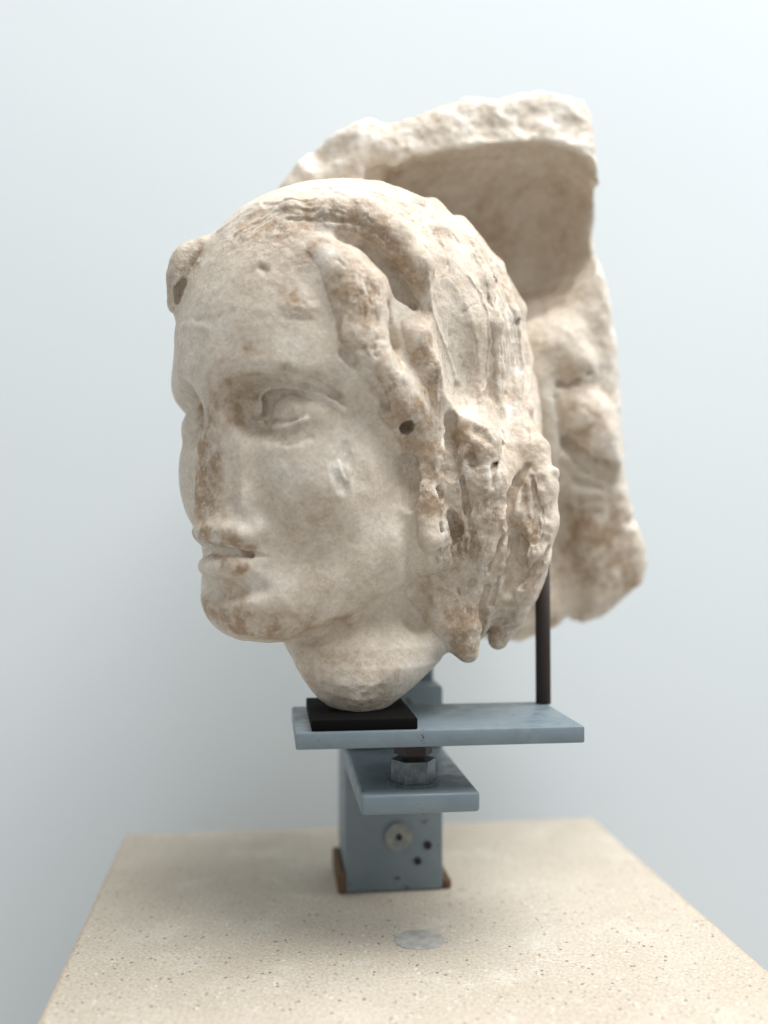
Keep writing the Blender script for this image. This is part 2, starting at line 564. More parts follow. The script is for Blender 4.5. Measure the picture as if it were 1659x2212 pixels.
# ------------------------------------------------------------------ the veil (thick mantle fragment behind the head)
VPOLY = [(560, 470), (610, 395), (655, 335), (720, 285), (800, 257), (860, 268), (935, 240), (1000, 213), (1100, 204), (1200, 199), (1262, 218), (1279, 260), (1279, 335),
         (1303, 395), (1304, 540), (1312, 620), (1330, 720), (1338, 850), (1346, 980), (1362, 1085), (1374, 1130), (1402, 1215), (1392, 1262),
         (1330, 1312), (1268, 1352), (1242, 1336), (1180, 1368), (1120, 1390), (1060, 1385), (960, 1250), (860, 1000), (700, 700)]
def poly_sd(X, Y, poly):
    """signed distance to a polygon in the plane"""
    poly = np.asarray(poly, float)
    d = None
    inside = None
    n = len(poly)
    for i in range(n):
        a, b = poly[i], poly[(i + 1) % n]
        e = b - a
        wx, wy = X - a[0], Y - a[1]
        t = np.clip((wx * e[0] + wy * e[1]) / (e @ e), 0, 1)
        q = (wx - e[0] * t) ** 2 + (wy - e[1] * t) ** 2
        d = q if d is None else np.minimum(d, q)
        c = ((a[1] > Y) != (b[1] > Y)) & (X < (b[0] - a[0]) * (Y - a[1]) / (b[1] - a[1] + 1e-12) + a[0])
        inside = c if inside is None else inside ^ c
    return np.sqrt(d) * np.where(inside, -1, 1)
ZV = 566.0                      # the fragment's own distance; its outline is set out on that plane in mm
def veil_front(x, z):
    return 552 + 0.10 * (x - 60) - 0.15 * (z - 120) + 0.35 * np.clip(z - 205, 0, None)
VP_MM = []
for a_, b_ in VPOLY:
    z_ = 560.0
    for _ in range(4):
        q_ = P(a_, b_, z_)
        z_ = float(veil_front(q_[0], q_[2])) + 7
    VP_MM.append((q_[0], q_[2]))
VP_MM = [(float(a), float(b)) for a, b in VP_MM]
def veil_base(x, y, z):
    o2 = poly_sd(x, z, VP_MM)                                  # outline, on the fragment's own plane
    front = veil_front(x, z) - y                               # front break
    back = y - 662 + 0.0016 * (x - 40) ** 2 + 0.0009 * (z - 60) ** 2
    d = smax(o2, front, 12)
    d = smax(d, back, 12)
    c1 = ell(x, y, z, CAVE[0], (64, 62, 52))
    c2 = ell(x, y, z, CAVE[1], (42, 52, 42))
    return smax(d, -smin(c1, c2, 16), 2.5 + 16 * sstep(168 - z, 0, 40))
CAVE = [[float(t) for t in P(1000, 540, 555)], [float(t) for t in P(1152, 482, 560)]]
veil = Shape(veil_base)
VADD = [   # (points px,py,r px,lift mm), op, k
    ([(1165, 760, 55, 0), (1178, 870, 52, 2), (1190, 985, 44, 2)], 'u', 9),
    ([(1215, 745, 55, 3), (1245, 790, 52, 5)], 'u', 7),
    ([(1238, 838, 30, 3), (1256, 890, 56, 7), (1282, 945, 56, 7), (1318, 1000, 30, 3)], 'u', 5),
    ([(1205, 1110, 30, 3), (1222, 1180, 34, 4), (1240, 1250, 28, 3), (1246, 1330, 20, 2)], 's', 14),
    ([(1372, 1122, 12, 0), (1356, 1130, 10, 0)], 's', 3),
    ([(815, 385, 24, 1), (850, 372, 14, 0)], 's', 5),
    ([(1140, 265, 16, 0), (1150, 240, 14, 0)], 's', 8),
    ([(700, 330, 26, 0), (730, 310, 18, 0)], 's', 10),
]
q_all = [(a[0], a[1]) for l in VADD for a in l[0]]
vp, vn = hit(veil.pts, [a[0] for a in q_all], [a[1] for a in q_all], 500, 720)
k0 = 0
for l, op, kk in VADD:
    n = len(l)
    rr = np.array([a[2] for a in l]) * 0.258
    sg = 1 if op == 'u' else -1
    c = vp[k0:k0 + n] + vn[k0:k0 + n] * (sg * np.array([a[3] for a in l]) - (rr * 0.6 if op == 'u' else 0))[:, None]
    veil.add(c, rr, op=op, k=kk, kc=3)
    k0 += n
# ------------------------------------------------------------------ marble meshes
H_HEAD = 1.5
me_head = build_mesh('head', head, (-135, 390, -125), (85, 610, 190), H_HEAD)
me_hair = build_mesh('hair', hair, (-135, 390, -85), (110, 625, 195), H_HEAD)
me_veil = build_mesh('veil', veil, (-110, 520, -90), (175, 680, 285), 2.4)

def all_marble(p):
    return np.minimum(np.minimum(head.pts(p), hair.pts(p)), veil.pts(p))

# sculpting strokes: (points px, radius px, displacement mm, hardness)
BR = [
    # upper eyelid, lower lid, under-eye fold
    ([(558, 893), (563, 848), (590, 832), (625, 828), (665, 840), (705, 862), (742, 884)], 11, 2.4, 0.1),
    ([(585, 852), (625, 848), (660, 858), (695, 878)], 7, -1.2, 0.0),
    ([(600, 812), (640, 808), (690, 825), (730, 855)], 10, -1.0, 0.0),
    ([(563, 908), (595, 922), (630, 921), (662, 906)], 10, 1.8, 0.1),
    ([(600, 872), (640, 875)], 26, 0.9, 0.0),
    ([(570, 906), (600, 911), (640, 908)], 6, -1.2, 0.0),
    ([(568, 892), (574, 862)], 10, -2.2, 0.1),
    ([(585, 950), (625, 958), (672, 945)], 14, -1.0, 0.0),
    ([(553, 900), (562, 903)], 10, -2.0, 0.0),
    ([(650, 845), (655, 890)], 20, -0.5, 0.0),
    # brow edge
    ([(470, 838), (530, 800), (600, 785), (680, 795)], 26, 0.4, 0.0),
    # cheek chip
    ([(745, 975), (730, 1008), (742, 1050)], 22, -1.3, 0.4),
    ([(732, 1000), (740, 1024), (752, 1040)], 8, 1.3, 0.0),
    ([(760, 1000), (785, 1040)], 30, -0.7, 0.0),
    # forehead crease and chips
    ([(385, 690), (430, 693), (478, 684)], 9, -0.3, 0.0),
    ([(392, 706), (450, 710)], 14, 0.5, 0.0),
    ([(620, 655), (655, 652), (680, 668)], 26, 0.5, 0.0),
    ([(615, 686), (665, 694)], 11, -0.5, 0.0),
    ([(540, 472), (575, 455)], 22, -1.0, 0.2),
    ([(470, 500), (560, 440)], 12, 0.8, 0.0),
    # mouth line, philtrum, nasolabial fold, lower lip underside
    ([(424, 1177), (470, 1180), (510, 1187), (545, 1201)], 7, -2.6, 0.0),
    ([(428, 1243), (470, 1250), (505, 1262), (535, 1277)], 7, -1.0, 0.0),
    ([(500, 1090), (545, 1135), (575, 1180)], 22, -0.6, 0.0),
    ([(430, 1160), (490, 1163)], 12, 0.6, 0.0),
    ([(505, 1118), (545, 1138)], 30, -1.1, 0.0),
    ([(922, 589), (932, 653), (946, 711), (971, 775), (985, 819)], 7, 0.7, 0.0),
    ([(1010, 589), (1039, 633), (1049, 677), (1056, 750), (1053, 814), (1030, 870)], 6, 0.9, 0.0),
    ([(975, 690), (1010, 668), (1035, 655)], 5, -0.4, 0.0),
    # lips of the slits
    ([(1128, 1015), (1100, 1065), (1085, 1120), (1086, 1150)], 7, 1.0, 0.0),
    ([(1095, 1150), (1098, 1185), (1085, 1220), (1070, 1250)], 8, 1.0, 0.0),
    ([(935, 1060), (955, 1110), (965, 1160)], 6, 0.9, 0.0), ([(990, 1085), (1010, 1120), (1012, 1160)], 7, 0.9, 0.0),
    # white crest beside the drilled lock
    ([(968, 900), (952, 960), (945, 1020), (948, 1060)], 9, 1.2, 0.0),
    # swag folds of the veil
    ([(1228, 957), (1277, 996), (1323, 1014)], 24, -4.5, 0.1), ([(1217, 988), (1256, 1024), (1300, 1042)], 15, 2.2, 0.0),
    ([(1205, 1003), (1245, 1038), (1295, 1052)], 9, -1.8, 0.0), ([(1196, 1022), (1238, 1056), (1298, 1068)], 16, 2.4, 0.0),
    ([(1203, 860), (1207, 920), (1224, 955)], 18, -3.0, 0.0), ([(1208, 834), (1232, 838), (1252, 828)], 11, -4.0, 0.2), ([(1273, 808), (1281, 806)], 11, -4.0, 0.2),
    ([(1170, 1040), (1215, 1090), (1290, 1105)], 20, -2.0, 0.0),
    # neck folds
    ([(700, 1480), (760, 1500), (820, 1490)], 18, -0.8, 0.0),
]
rs = np.random.RandomState(21)
def family(A, B, n, r, amt, jit=6, hard=0.0):
    A, B = np.array(A, float), np.array(B, float)
    for i in range(n):
        t = (i + 0.5 + rs.uniform(-.3, .3)) / n
        p = A * (1 - t) + B * t + rs.uniform(-jit, jit, A.shape)
        k0_, k1_ = rs.randint(0, 2), len(p) - rs.randint(0, 2)
        BR.append(([tuple(q) for q in p[k0_:k1_]], r * rs.uniform(.7, 1.3), amt * rs.uniform(.5, 1.3), hard))
# wavy strands: back of the head, crown, lower waves, fringe band
family([(945, 450), (1000, 530), (1040, 640), (1062, 760), (1068, 860), (1085, 950)],
       [(1010, 480), (1090, 590), (1132, 700), (1146, 800), (1150, 880), (1160, 960)], 9, 6, -0.7, 7)
family([(800, 400), (880, 440), (925, 520), (940, 580)], [(880, 395), (960, 450), (1020, 530), (1040, 590)], 7, 7, -0.6)
family([(1140, 1010), (1150, 1090), (1150, 1160), (1130, 1240), (1090, 1330)], [(1185, 1020), (1190, 1090), (1188, 1160), (1165, 1230), (1105, 1350)], 4, 8, -0.8, 5)
family([(600, 430), (700, 440), (800, 455), (860, 520)], [(600, 490), (700, 495), (790, 505), (850, 550)], 4, 7, -0.45, 8)

# crown strands, chiselled lines along the locks and down the lower mass
family([(480, 490), (560, 440), (660, 425), (780, 430)], [(560, 525), (640, 485), (720, 472), (800, 480)], 6, 8, -0.8, 6)
family([(600, 412), (700, 402), (800, 408), (870, 440)], [(640, 425), (730, 420), (820, 432), (900, 490)], 4, 8, -0.7, 6)
family([(700, 560), (760, 600), (775, 680), (780, 750), (835, 840)], [(760, 560), (825, 625), (825, 690), (815, 760), (868, 850)], 5, 5, -0.6, 5, 0.2)
family([(885, 715), (915, 790), (915, 870), (915, 920)], [(940, 740), (958, 810), (950, 870), (945, 930)], 4, 5, -0.6, 4, 0.2)
family([(965, 1040), (965, 1120), (950, 1200), (965, 1290)], [(1085, 1000), (1080, 1090), (1050, 1180), (1050, 1290)], 9, 6, -0.9, 8, 0.2)
family([(1130, 1060), (1140, 1130), (1128, 1210), (1105, 1290)], [(1185, 1040), (1188, 1110), (1180, 1170), (1130, 1270)], 5, 6, -0.9, 5, 0.2)

# roughness of the break and weathering: (px, py, r px, amount)
RO = [(460, 1000, 44, 1.5), (458, 1075, 48, 1.6), (452, 930, 36, 1.3), (450, 1160, 34, 1.2), (520, 510, 70, .9), (600, 500, 80, .9), (650, 560, 50, .7), (760, 420, 80, .6), (780, 1500, 80, .7), (440, 1000, 60, .9), (440, 1080, 60, 1), (440, 920, 50, .7), (480, 1165, 50, .8), (500, 1310, 70, .7), (470, 1210, 45, .5),
      (400, 580, 60, 1.4), (600, 520, 90, .5), (640, 660, 50, .8), (740, 1016, 30, 1.6), (720, 830, 60, .6), (700, 460, 110, .8), (800, 470, 90, .9),
      (780, 640, 80, .9), (800, 740, 60, 1), (850, 830, 50, 1), (880, 930, 60, 1), (930, 800, 60, .8), (920, 1060, 60, 1.3), (1000, 1000, 90, 1.4),
      (1060, 1080, 90, 1.4), (1000, 1180, 90, 1.4), (980, 1280, 80, 1), (1060, 920, 80, 1.2), (1090, 700, 60, .6), (620, 940, 40, .4),
      (1010, 1380, 60, .8), (1090, 1340, 60, .8), (1150, 1150, 60, .7)]
# patina: (px, py, r px, amount) warm brown staining
ST = [(530, 500, 70, .8), (610, 490, 80, .8), (660, 560, 50, .7), (600, 600, 60, .5), (465, 1160, 34, 1.7), (505, 860, 50, .6), (520, 1350, 50, 1.3), (470, 1320, 44, 1.2), (640, 648, 40, 1.2),
      (450, 930, 48, .7), (440, 1000, 50, .9), (440, 1060, 60, 1), (450, 1105, 55, .9), (430, 880, 36, .6), (425, 1155, 36, 1), (490, 1166, 42, .95), (535, 1188, 24, .7),
      (470, 1212, 50, .45), (480, 1310, 70, .8), (530, 1350, 80, .9), (640, 1355, 80, .6), (460, 1290, 50, .4), (640, 1110, 110, .3), (700, 1080, 90, .3), (600, 1200, 110, .22),
      (700, 1250, 120, .2), (770, 1310, 100, .5), (650, 1150, 70, .35), (510, 845, 75, .55), (500, 895, 60, .5), (560, 810, 50, .5), (640, 840, 60, .5), (725, 870, 60, .65),
      (630, 942, 50, .6), (590, 930, 36, .4), (560, 770, 80, .4), (480, 790, 70, .35), (640, 655, 70, .7), (600, 560, 100, .5), (560, 510, 90, .5), (660, 480, 90, .5), (430, 550, 50, .6),
      (385, 600, 40, .6), (420, 760, 60, .3), (440, 685, 50, .3), (690, 800, 60, .35), (780, 620, 80, .75), (800, 700, 70, .7), (760, 570, 50, .5), (830, 800, 50, .6), (860, 870, 50, .6), (780, 470, 90, .7),
      (700, 460, 80, .6), (850, 560, 60, .7), (880, 620, 50, .8), (830, 485, 60, .7), (920, 750, 60, .7), (930, 830, 60, .8), (900, 900, 60, .6), (930, 1000, 50, .85), (920, 1080, 60, .8), (1000, 960, 80, .6),
      (1060, 1000, 80, .6), (1050, 1100, 80, .6), (980, 1180, 80, .6), (960, 1260, 70, .8), (1030, 1200, 70, .5), (1000, 1330, 70, .8), (1010, 1400, 50, .9), (1130, 1150, 50, .7), (1150, 1240, 60, .6),
      (1085, 1360, 50, .6), (1140, 1060, 60, .3), (700, 1420, 90, .3), (830, 1450, 60, .4), (760, 1400, 90, .35), (650, 1440, 70, .3), (780, 1530, 60, .3),
      (1050, 480, 190, .38), (1200, 450, 150, .38), (1200, 600, 110, .45), (1262, 900, 70, 1), (1285, 970, 60, 1), (1300, 1150, 160, .9), (1330, 1230, 130, .85), (1230, 1200, 100, .9), (1190, 1320, 110, .7),
      (1230, 780, 60, .4), (840, 380, 50, .6), (1080, 330, 40, .3)]
# clean or freshly broken white marble, with light painted on back hair and veil flank
WH = [(650, 350, 70, 1), (720, 310, 70, 1), (800, 300, 70, 1), (900, 300, 70, .9), (1000, 260, 80, 1), (1100, 250, 80, 1.1), (1200, 250, 80, 1.1), (1255, 300, 50, 1.1), (1000, 480, 70, .8), (1060, 560, 60, .8), (1112, 680, 60, 1), (1120, 800, 60, 1.1),
      (1090, 930, 46, .9), (930, 470, 60, .7), (880, 430, 50, .6), (1330, 720, 50, 1.2), (1335, 880, 50, 1.2), (1345, 1000, 40, 1), (620, 1000, 110, .4), (760, 960, 90, .6), (540, 1130, 50, .7), (565, 1262, 50, .9), (440, 1272, 42, .9), (695, 555, 52, .9), (980, 690, 70, .4), (1105, 760, 80, .8), (1095, 880, 60, .9), (1000, 540, 80, .5),
      (930, 655, 26, .8), (738, 1012, 44, 2), (748, 980, 26, 1.2), (742, 1045, 26, 1.4), (1100, 260, 130, .5), (1200, 290, 80, .7), (760, 290, 80, .5), (1322, 800, 70, 1), (1328, 950, 70, .9), (1320, 650, 60, .9), (1175, 850, 60, .7), (950, 980, 16, 1), (945, 1040, 16, 1),
      (975, 880, 20, .8), (850, 1000, 60, .4), (790, 770, 24, .8), (900, 1440, 50, .6), (1350, 1060, 40, .7), (640, 740, 60, .4), (480, 600, 60, .4), (830, 1120, 80, .3)]
# dark soil in cracks, darker holes, shade painted under the veil's folds: polylines (points, r px, amount)
DI = [([(1040, 555), (1052, 600), (1060, 650)], 10, .8), ([(1075, 600), (1070, 650), (1080, 740)], 9, .7), ([(1100, 640), (1105, 720)], 7, .6), ([(1078, 870), (1090, 910)], 14, .5), ([(1110, 880), (1112, 900)], 10, .6),
      ([(975, 690), (1010, 668), (1035, 655)], 4, .5), ([(500, 480), (560, 470), (575, 450)], 8, .5), ([(388, 628), (386, 634)], 14, .9), ([(882, 930), (884, 932)], 15, .8), ([(855, 770), (870, 800)], 10, .7),
      ([(930, 790), (945, 820)], 14, .5), ([(680, 590), (690, 610)], 8, .4), ([(640, 690), (660, 692)], 8, .4), ([(545, 570), (570, 582)], 8, .5), ([(620, 500), (650, 497), (690, 512)], 5, .5),
      ([(460, 635), (500, 625)], 5, .3), ([(470, 690), (482, 680)], 5, .4), ([(560, 1355), (580, 1350)], 24, .5), ([(1240, 830), (1200, 842)], 10, .6), ([(1250, 980), (1310, 1005)], 20, .7), ([(1020, 370), (1024, 372)], 12, .6),
      ([(1160, 400), (1165, 402)], 16, .3), ([(560, 900), (556, 896)], 7, .6), ([(640, 812), (680, 820)], 6, .4), ([(760, 600), (770, 640)], 10, .3), ([(935, 860), (955, 880)], 12, .4), ([(1000, 930), (1020, 960)], 12, .4)]

# patina that runs along a break: polylines (points, r px, amount)
STL = [([(462, 915), (464, 1000), (460, 1060), (466, 1112)], 34, 1.15), ([(445, 1205), (490, 1218), (525, 1230)], 22, 1.0), ([(440, 890), (436, 960), (434, 1030), (432, 1090), (440, 1128)], 40, 1.25), ([(470, 1000), (465, 1080), (480, 1120)], 32, .8), ([(412, 1157), (450, 1156), (500, 1168), (540, 1187)], 26, 2.2),
       ([(440, 1310), (480, 1345), (540, 1365), (640, 1365), (740, 1335)], 42, .9), ([(470, 1215), (515, 1228)], 24, .5), ([(480, 840), (560, 805), (650, 800), (730, 835)], 26, .6),
       ([(745, 590), (790, 640), (800, 700), (790, 760), (840, 850), (885, 930), (920, 1010)], 34, .75), ([(540, 470), (660, 460), (780, 470), (860, 540), (900, 610)], 36, .8), ([(915, 760), (935, 830), (925, 900)], 34, .85)]

def resolve(lst):
    flat = [p for b in lst for p in b]
    bp, bn = hit(all_marble, [p[0] for p in flat], [p[1] for p in flat])
    out, k = [], 0
    for b in lst:
        out.append(bp[k:k + len(b)])
        k += len(b)
    return out
R_all = resolve([b[0] for b in BR] + [[(a[0], a[1])] for a in RO + ST + WH] + [b[0] for b in DI] + [b[0] for b in STL])
nB, nR, nS, nW = len(BR), len(RO), len(ST), len(WH)
BRH = [(R_all[i], [b[1] * MM] * len(b[0]), b[2], b[3]) for i, b in enumerate(BR)]
ROH = [(R_all[nB + i], [b[2] * MM], b[3]) for i, b in enumerate(RO)]
STH = [(R_all[nB + nR + i], [b[2] * MM], b[3]) for i, b in enumerate(ST)]
WHH = [(R_all[nB + nR + nS + i], [b[2] * MM], b[3]) for i, b in enumerate(WH)]
DIH = [(R_all[nB + nR + nS + nW + i], [b[1] * MM] * len(b[0]), b[2]) for i, b in enumerate(DI)]
STH2 = [(R_all[nB + nR + nS + nW + len(DI) + i], [b[1] * MM] * len(b[0]), b[2]) for i, b in enumerate(STL)]

def warp(v, s, amt):
    return v + amt * np.stack([fbm(v, s, 2, 1.7), fbm(v, s, 2, 5.3), fbm(v, s, 2, 9.1)], 1)
def field(vw, items, hard=0.0):
    f = np.zeros(len(vw))
    for pts, rad, amt in items:
        m, w = stroke_weight(vw, pts, rad, hard)
        if w is not None:
            f[m] = np.maximum(f[m], w * amt) + 0.25 * np.minimum(f[m], w * amt)
    return f

def finish(me, kind, parent_loc):
    v = get_v(me)
    n = get_n(me)
    vw = warp(v, 5.0, 0.8)
    out = np.zeros(len(v))
    for pts, r, amt, hard in BRH:
        m, w = stroke_weight(vw, pts, r, hard)
        if w is not None:
            out[m] += w * amt
    # uneven hand of the carver: the whole surface wanders a little
    wander = np.stack([fbm(v, 15.0, 3, 21.7), fbm(v, 15.0, 3, 25.3), fbm(v, 15.0, 3, 29.1)], 1)
    vr = warp(v, 12.0, 3.0)
    rough = field(vr, ROH)
    base_r = {'head': 0.24, 'hair': 0.4, 'veil': 0.5}[kind]
    rough = np.clip(rough + base_r, 0, 1.6)
    big = {'head': 0.25, 'hair': 0.5, 'veil': 0.9}[kind]
    out += big * fbm(v, 26.0, 2, 3.1)
    sc = scallop(v + 1.2 * wander, 6.0) - 0.5
    sc2 = scallop(v, 2.6, 3.3) - 0.5
    brk = rough if kind != 'veil' else 1.2 * sstep(v[:, 2] - (150 + 0.0 * v[:, 0]), 25, 60) * sstep(n[:, 2] + 0.3, 0, 0.3) + 0.25
    out += rough * 0.28 * fbm(v, 3.2, 3, 4.4, 0.6) + brk * (0.75 * sc + 0.35 * sc2)
    if kind == 'veil':
        out += brk * 1.8 * (scallop(v + 3 * wander, 19.0, 7.7) - 0.5)
    v2 = v + n * out[:, None] + wander * {'head': 0.35, 'hair': 0.75, 'veil': 1.2}[kind]
    set_v(me, v2)
    # worn crests, pale as painted edge highlights: how far each vertex stands above its neighbours
    ev = np.empty(len(me.edges) * 2, np.int32)
    me.edges.foreach_get('vertices', ev)
    ev = ev.reshape(-1, 2)
    def nb_mean(f):
        a = np.bincount(ev[:, 0], f[ev[:, 1]], len(v2)) + np.bincount(ev[:, 1], f[ev[:, 0]], len(v2))
        return a / np.maximum(np.bincount(ev.ravel(), minlength=len(v2)), 1)
    n2 = get_n(me)
    lap = v2 - np.stack([nb_mean(v2[:, k]) for k in range(3)], 1)
    cur = (lap * n2).sum(1)
    for _ in range(2):
        cur = nb_mean(cur)
    crest = sstep(cur, 0.015, 0.075)
    # paint masks
    st = field(warp(warp(v, 18.0, 7.0), 5.0, 2.0), STH)
    st = np.maximum(st, field(warp(v, 6.0, 2.0), STH2))
    st = st * (0.75 + 0.6 * fbm(v, 8.0, 4, 2.2)) + {'head': 0.10, 'hair': 0.40, 'veil': 0.20}[kind] + 0.16 * fbm(v, 22, 3, 6.1)
    wh = field(warp(v, 10.0, 3.5), WHH) * (0.8 + 0.5 * fbm(v, 5.0, 3, 12.2))
    st = st * (1 - 0.9 * np.clip(wh, 0, 1))
    di = field(warp(v, 4.0, 1.5), DIH)
    di = np.clip(di * (0.6 + 1.2 * fbm(v, 2.5, 3, 15.2)), 0, 1)
    for nm, val in (('stain', st), ('clean_lit', wh), ('soil_shade', di), ('rough', rough), ('crest', crest * (0.5 + 0.5 * fbm(v, 6.0, 2, 33.0)))):
        a = me.attributes.new(nm, 'FLOAT', 'POINT')
        a.data.foreach_set('value', np.clip(val, 0, 2).astype(np.float32))
    w = v2 / 1000.0
    w[:, 2] += HC
    w -= np.array(parent_loc)
    set_v(me, w)
    me.polygons.foreach_set('use_smooth', np.ones(len(me.polygons), bool))
    me.update()

# ------------------------------------------------------------------ materials
def plain(name, col, rough=0.6):
    m = bpy.data.materials.new(name)
    nt, N, L, b = nodes_of(m)
    b.inputs['Base Color'].default_value = (*col, 1)
    b.inputs['Roughness'].default_value = rough
    return m

class NT:
    def __init__(self, name):
        self.m = bpy.data.materials.new(name)
        self.nt, self.N, self.L, self.b = nodes_of(self.m)
        self.tc = self.N.new('ShaderNodeTexCoord').outputs['Object']
    def noise(self, scale, detail=3, rough=0.5, out='Fac', vec=None):
        n = self.N.new('ShaderNodeTexNoise')
        n.inputs['Scale'].default_value = scale
        n.inputs['Detail'].default_value = detail
        n.inputs['Roughness'].default_value = rough
        self.L.new(vec or self.tc, n.inputs['Vector'])
        return n.outputs[out]
    def voronoi(self, scale, feature='F1', out='Distance', vec=None):
        n = self.N.new('ShaderNodeTexVoronoi')
        n.feature = feature
        n.inputs['Scale'].default_value = scale
        self.L.new(vec or self.tc, n.inputs['Vector'])
        return n.outputs[out]
    def attr(self, name):
        n = self.N.new('ShaderNodeAttribute')
        n.attribute_name = name
        return n.outputs['Fac']
    def math(self, op, a, b=None, c=None, clamp=False):
        n = self.N.new('ShaderNodeMath')
        n.operation = op
        n.use_clamp = clamp
        for i, x in enumerate((a, b, c)):
            if x is None:
                continue
            if isinstance(x, (int, float)):
                n.inputs[i].default_value = x
            else:
                self.L.new(x, n.inputs[i])
        return n.outputs[0]
    def remap(self, x, a, b, c=0.0, d=1.0):
        n = self.N.new('ShaderNodeMapRange')
        n.interpolation_type = 'SMOOTHSTEP'
        for i, q in zip((1, 2, 3, 4), (a, b, c, d)):
            n.inputs[i].default_value = q
        self.L.new(x, n.inputs[0])
        return n.outputs[0]
    def mix(self, f, a, b, mode='MIX'):
        n = self.N.new('ShaderNodeMix')
        n.data_type = 'RGBA'
        n.blend_type = mode
        for s, x in ((n.inputs[0], f), (n.inputs[6], a), (n.inputs[7], b)):
            if isinstance(x, (int, float)):
                s.default_value = x
            elif isinstance(x, tuple):
                s.default_value = (*x, 1)
            else:
                self.L.new(x, s)
        return n.outputs[2]
    def bump(self, h, strength, dist, prev=None):
        n = self.N.new('ShaderNodeBump')
        n.inputs['Strength'].default_value = strength
        n.inputs['Distance'].default_value = dist
        self.L.new(h, n.inputs['Height'])
        if prev is not None:
            self.L.new(prev, n.inputs['Normal'])
        return n.outputs[0]
    def set(self, name, x):
        if isinstance(x, (int, float)):
            self.b.inputs[name].default_value = x
        elif isinstance(x, tuple):
            self.b.inputs[name].default_value = (*x, 1) if len(x) == 3 and 'Color' in name else x
        else:
            self.L.new(x, self.b.inputs[name])

def marble_material():
    t = NT('weathered_marble')
    stain, clean_lit, soil_shade, rough, crest = (t.attr(k) for k in ('stain', 'clean_lit', 'soil_shade', 'rough', 'crest'))
    mott = t.noise(70, 5, 0.6)
    grain = t.noise(950, 2, 0.6)
    crystals = t.voronoi(700, 'F1', 'Color')
    cr = t.N.new('ShaderNodeSeparateColor')
    t.L.new(crystals, cr.inputs[0])
    col = t.mix(t.remap(mott, 0.35, 0.68), (0.735, 0.675, 0.585), (0.65, 0.585, 0.49))
    cw = t.math('MULTIPLY', clean_lit, t.remap(t.noise(160, 4, 0.6), 0.25, 0.6), clamp=True)
    col = t.mix(cw, col, (0.83, 0.80, 0.745))
    sf = t.math('MULTIPLY', stain, t.remap(t.noise(210, 5, 0.65), 0.3, 0.7, 0.5, 1.5), clamp=True)
    scol = t.mix(t.remap(t.noise(45, 3, 0.5), 0.4, 0.62), (0.345, 0.235, 0.14), (0.40, 0.29, 0.195))
    col = t.mix(t.math('MULTIPLY', sf, 0.88), col, scol)
    # pale worn crystals on the rough parts
    flk = t.math('MULTIPLY', t.remap(t.noise(520, 3, 0.7), 0.55, 0.68), t.math('MULTIPLY', rough, 0.6), clamp=True)
    col = t.mix(flk, col, (0.72, 0.655, 0.56))
    col = t.mix(t.math('MULTIPLY', crest, 0.7, clamp=True), col, (0.80, 0.775, 0.72))  # pale highlight painted along the convex edges
    # soil specks
    spk = t.math('MULTIPLY', t.remap(t.noise(430, 3, 0.75), 0.62, 0.72), t.math('MULTIPLY_ADD', rough, 0.45, 0.12), clamp=True)
    dsum = t.math('ADD', t.math('MULTIPLY', soil_shade, t.remap(t.noise(380, 4, 0.7), 0.38, 0.6)), t.math('MULTIPLY', spk, 0.6), clamp=True)
    col = t.mix(t.math('MULTIPLY', dsum, 0.85), col, (0.15, 0.095, 0.055))
    # crystal grain
    g = t.math('MULTIPLY_ADD', t.math('ADD', grain, cr.outputs[0]), 0.16, 0.84)
    n = t.N.new('ShaderNodeCombineColor')
    for i in range(3):
        t.L.new(g, n.inputs[i])
    col = t.mix(1.0, col, n.outputs[0], 'MULTIPLY')
    t.set('Base Color', col)
    t.set('Roughness', t.remap(cr.outputs[1], 0.0, 1.0, 0.42, 0.72))
    t.set('Specular IOR Level', 0.4)
    t.set('Subsurface Weight', 0.12)
    t.b.inputs['Subsurface Radius'].default_value = (1.0, 0.75, 0.5)
    t.set('Subsurface Scale', 0.0025)
    b1 = t.bump(t.math('MULTIPLY', t.noise(330, 4, 0.7), t.math('MULTIPLY_ADD', rough, 0.9, 0.42)), 0.75, 0.0009)
    b2 = t.bump(t.math('MULTIPLY', t.noise(900, 3, 0.7), t.math('ADD', rough, 0.25)), 0.5, 0.0005, b1)
    t.L.new(b2, t.b.inputs['Normal'])
    return t.m
M_marble = marble_material()

def steel_material():
    t = NT('painted_steel')
    n = t.noise(60, 4, 0.6)
    col = t.mix(t.remap(n, 0.3, 0.7), (0.155, 0.205, 0.24), (0.18, 0.23, 0.265))
    chip = t.remap(t.noise(110, 5, 0.75), 0.645, 0.67)
    col = t.mix(t.math('MULTIPLY', t.remap(t.noise(35, 4, 0.7), 0.56, 0.7), 0.35), col, (0.25, 0.30, 0.33))
    col = t.mix(chip, col, (0.055, 0.045, 0.04))
    t.set('Base Color', col)
    t.set('Roughness', t.remap(t.noise(120, 3, 0.5), 0.3, 0.7, 0.30, 0.52))
    t.L.new(t.bump(t.noise(260, 3, 0.6), 0.2, 0.0008), t.b.inputs['Normal'])
    return t.m
M_steel = steel_material()

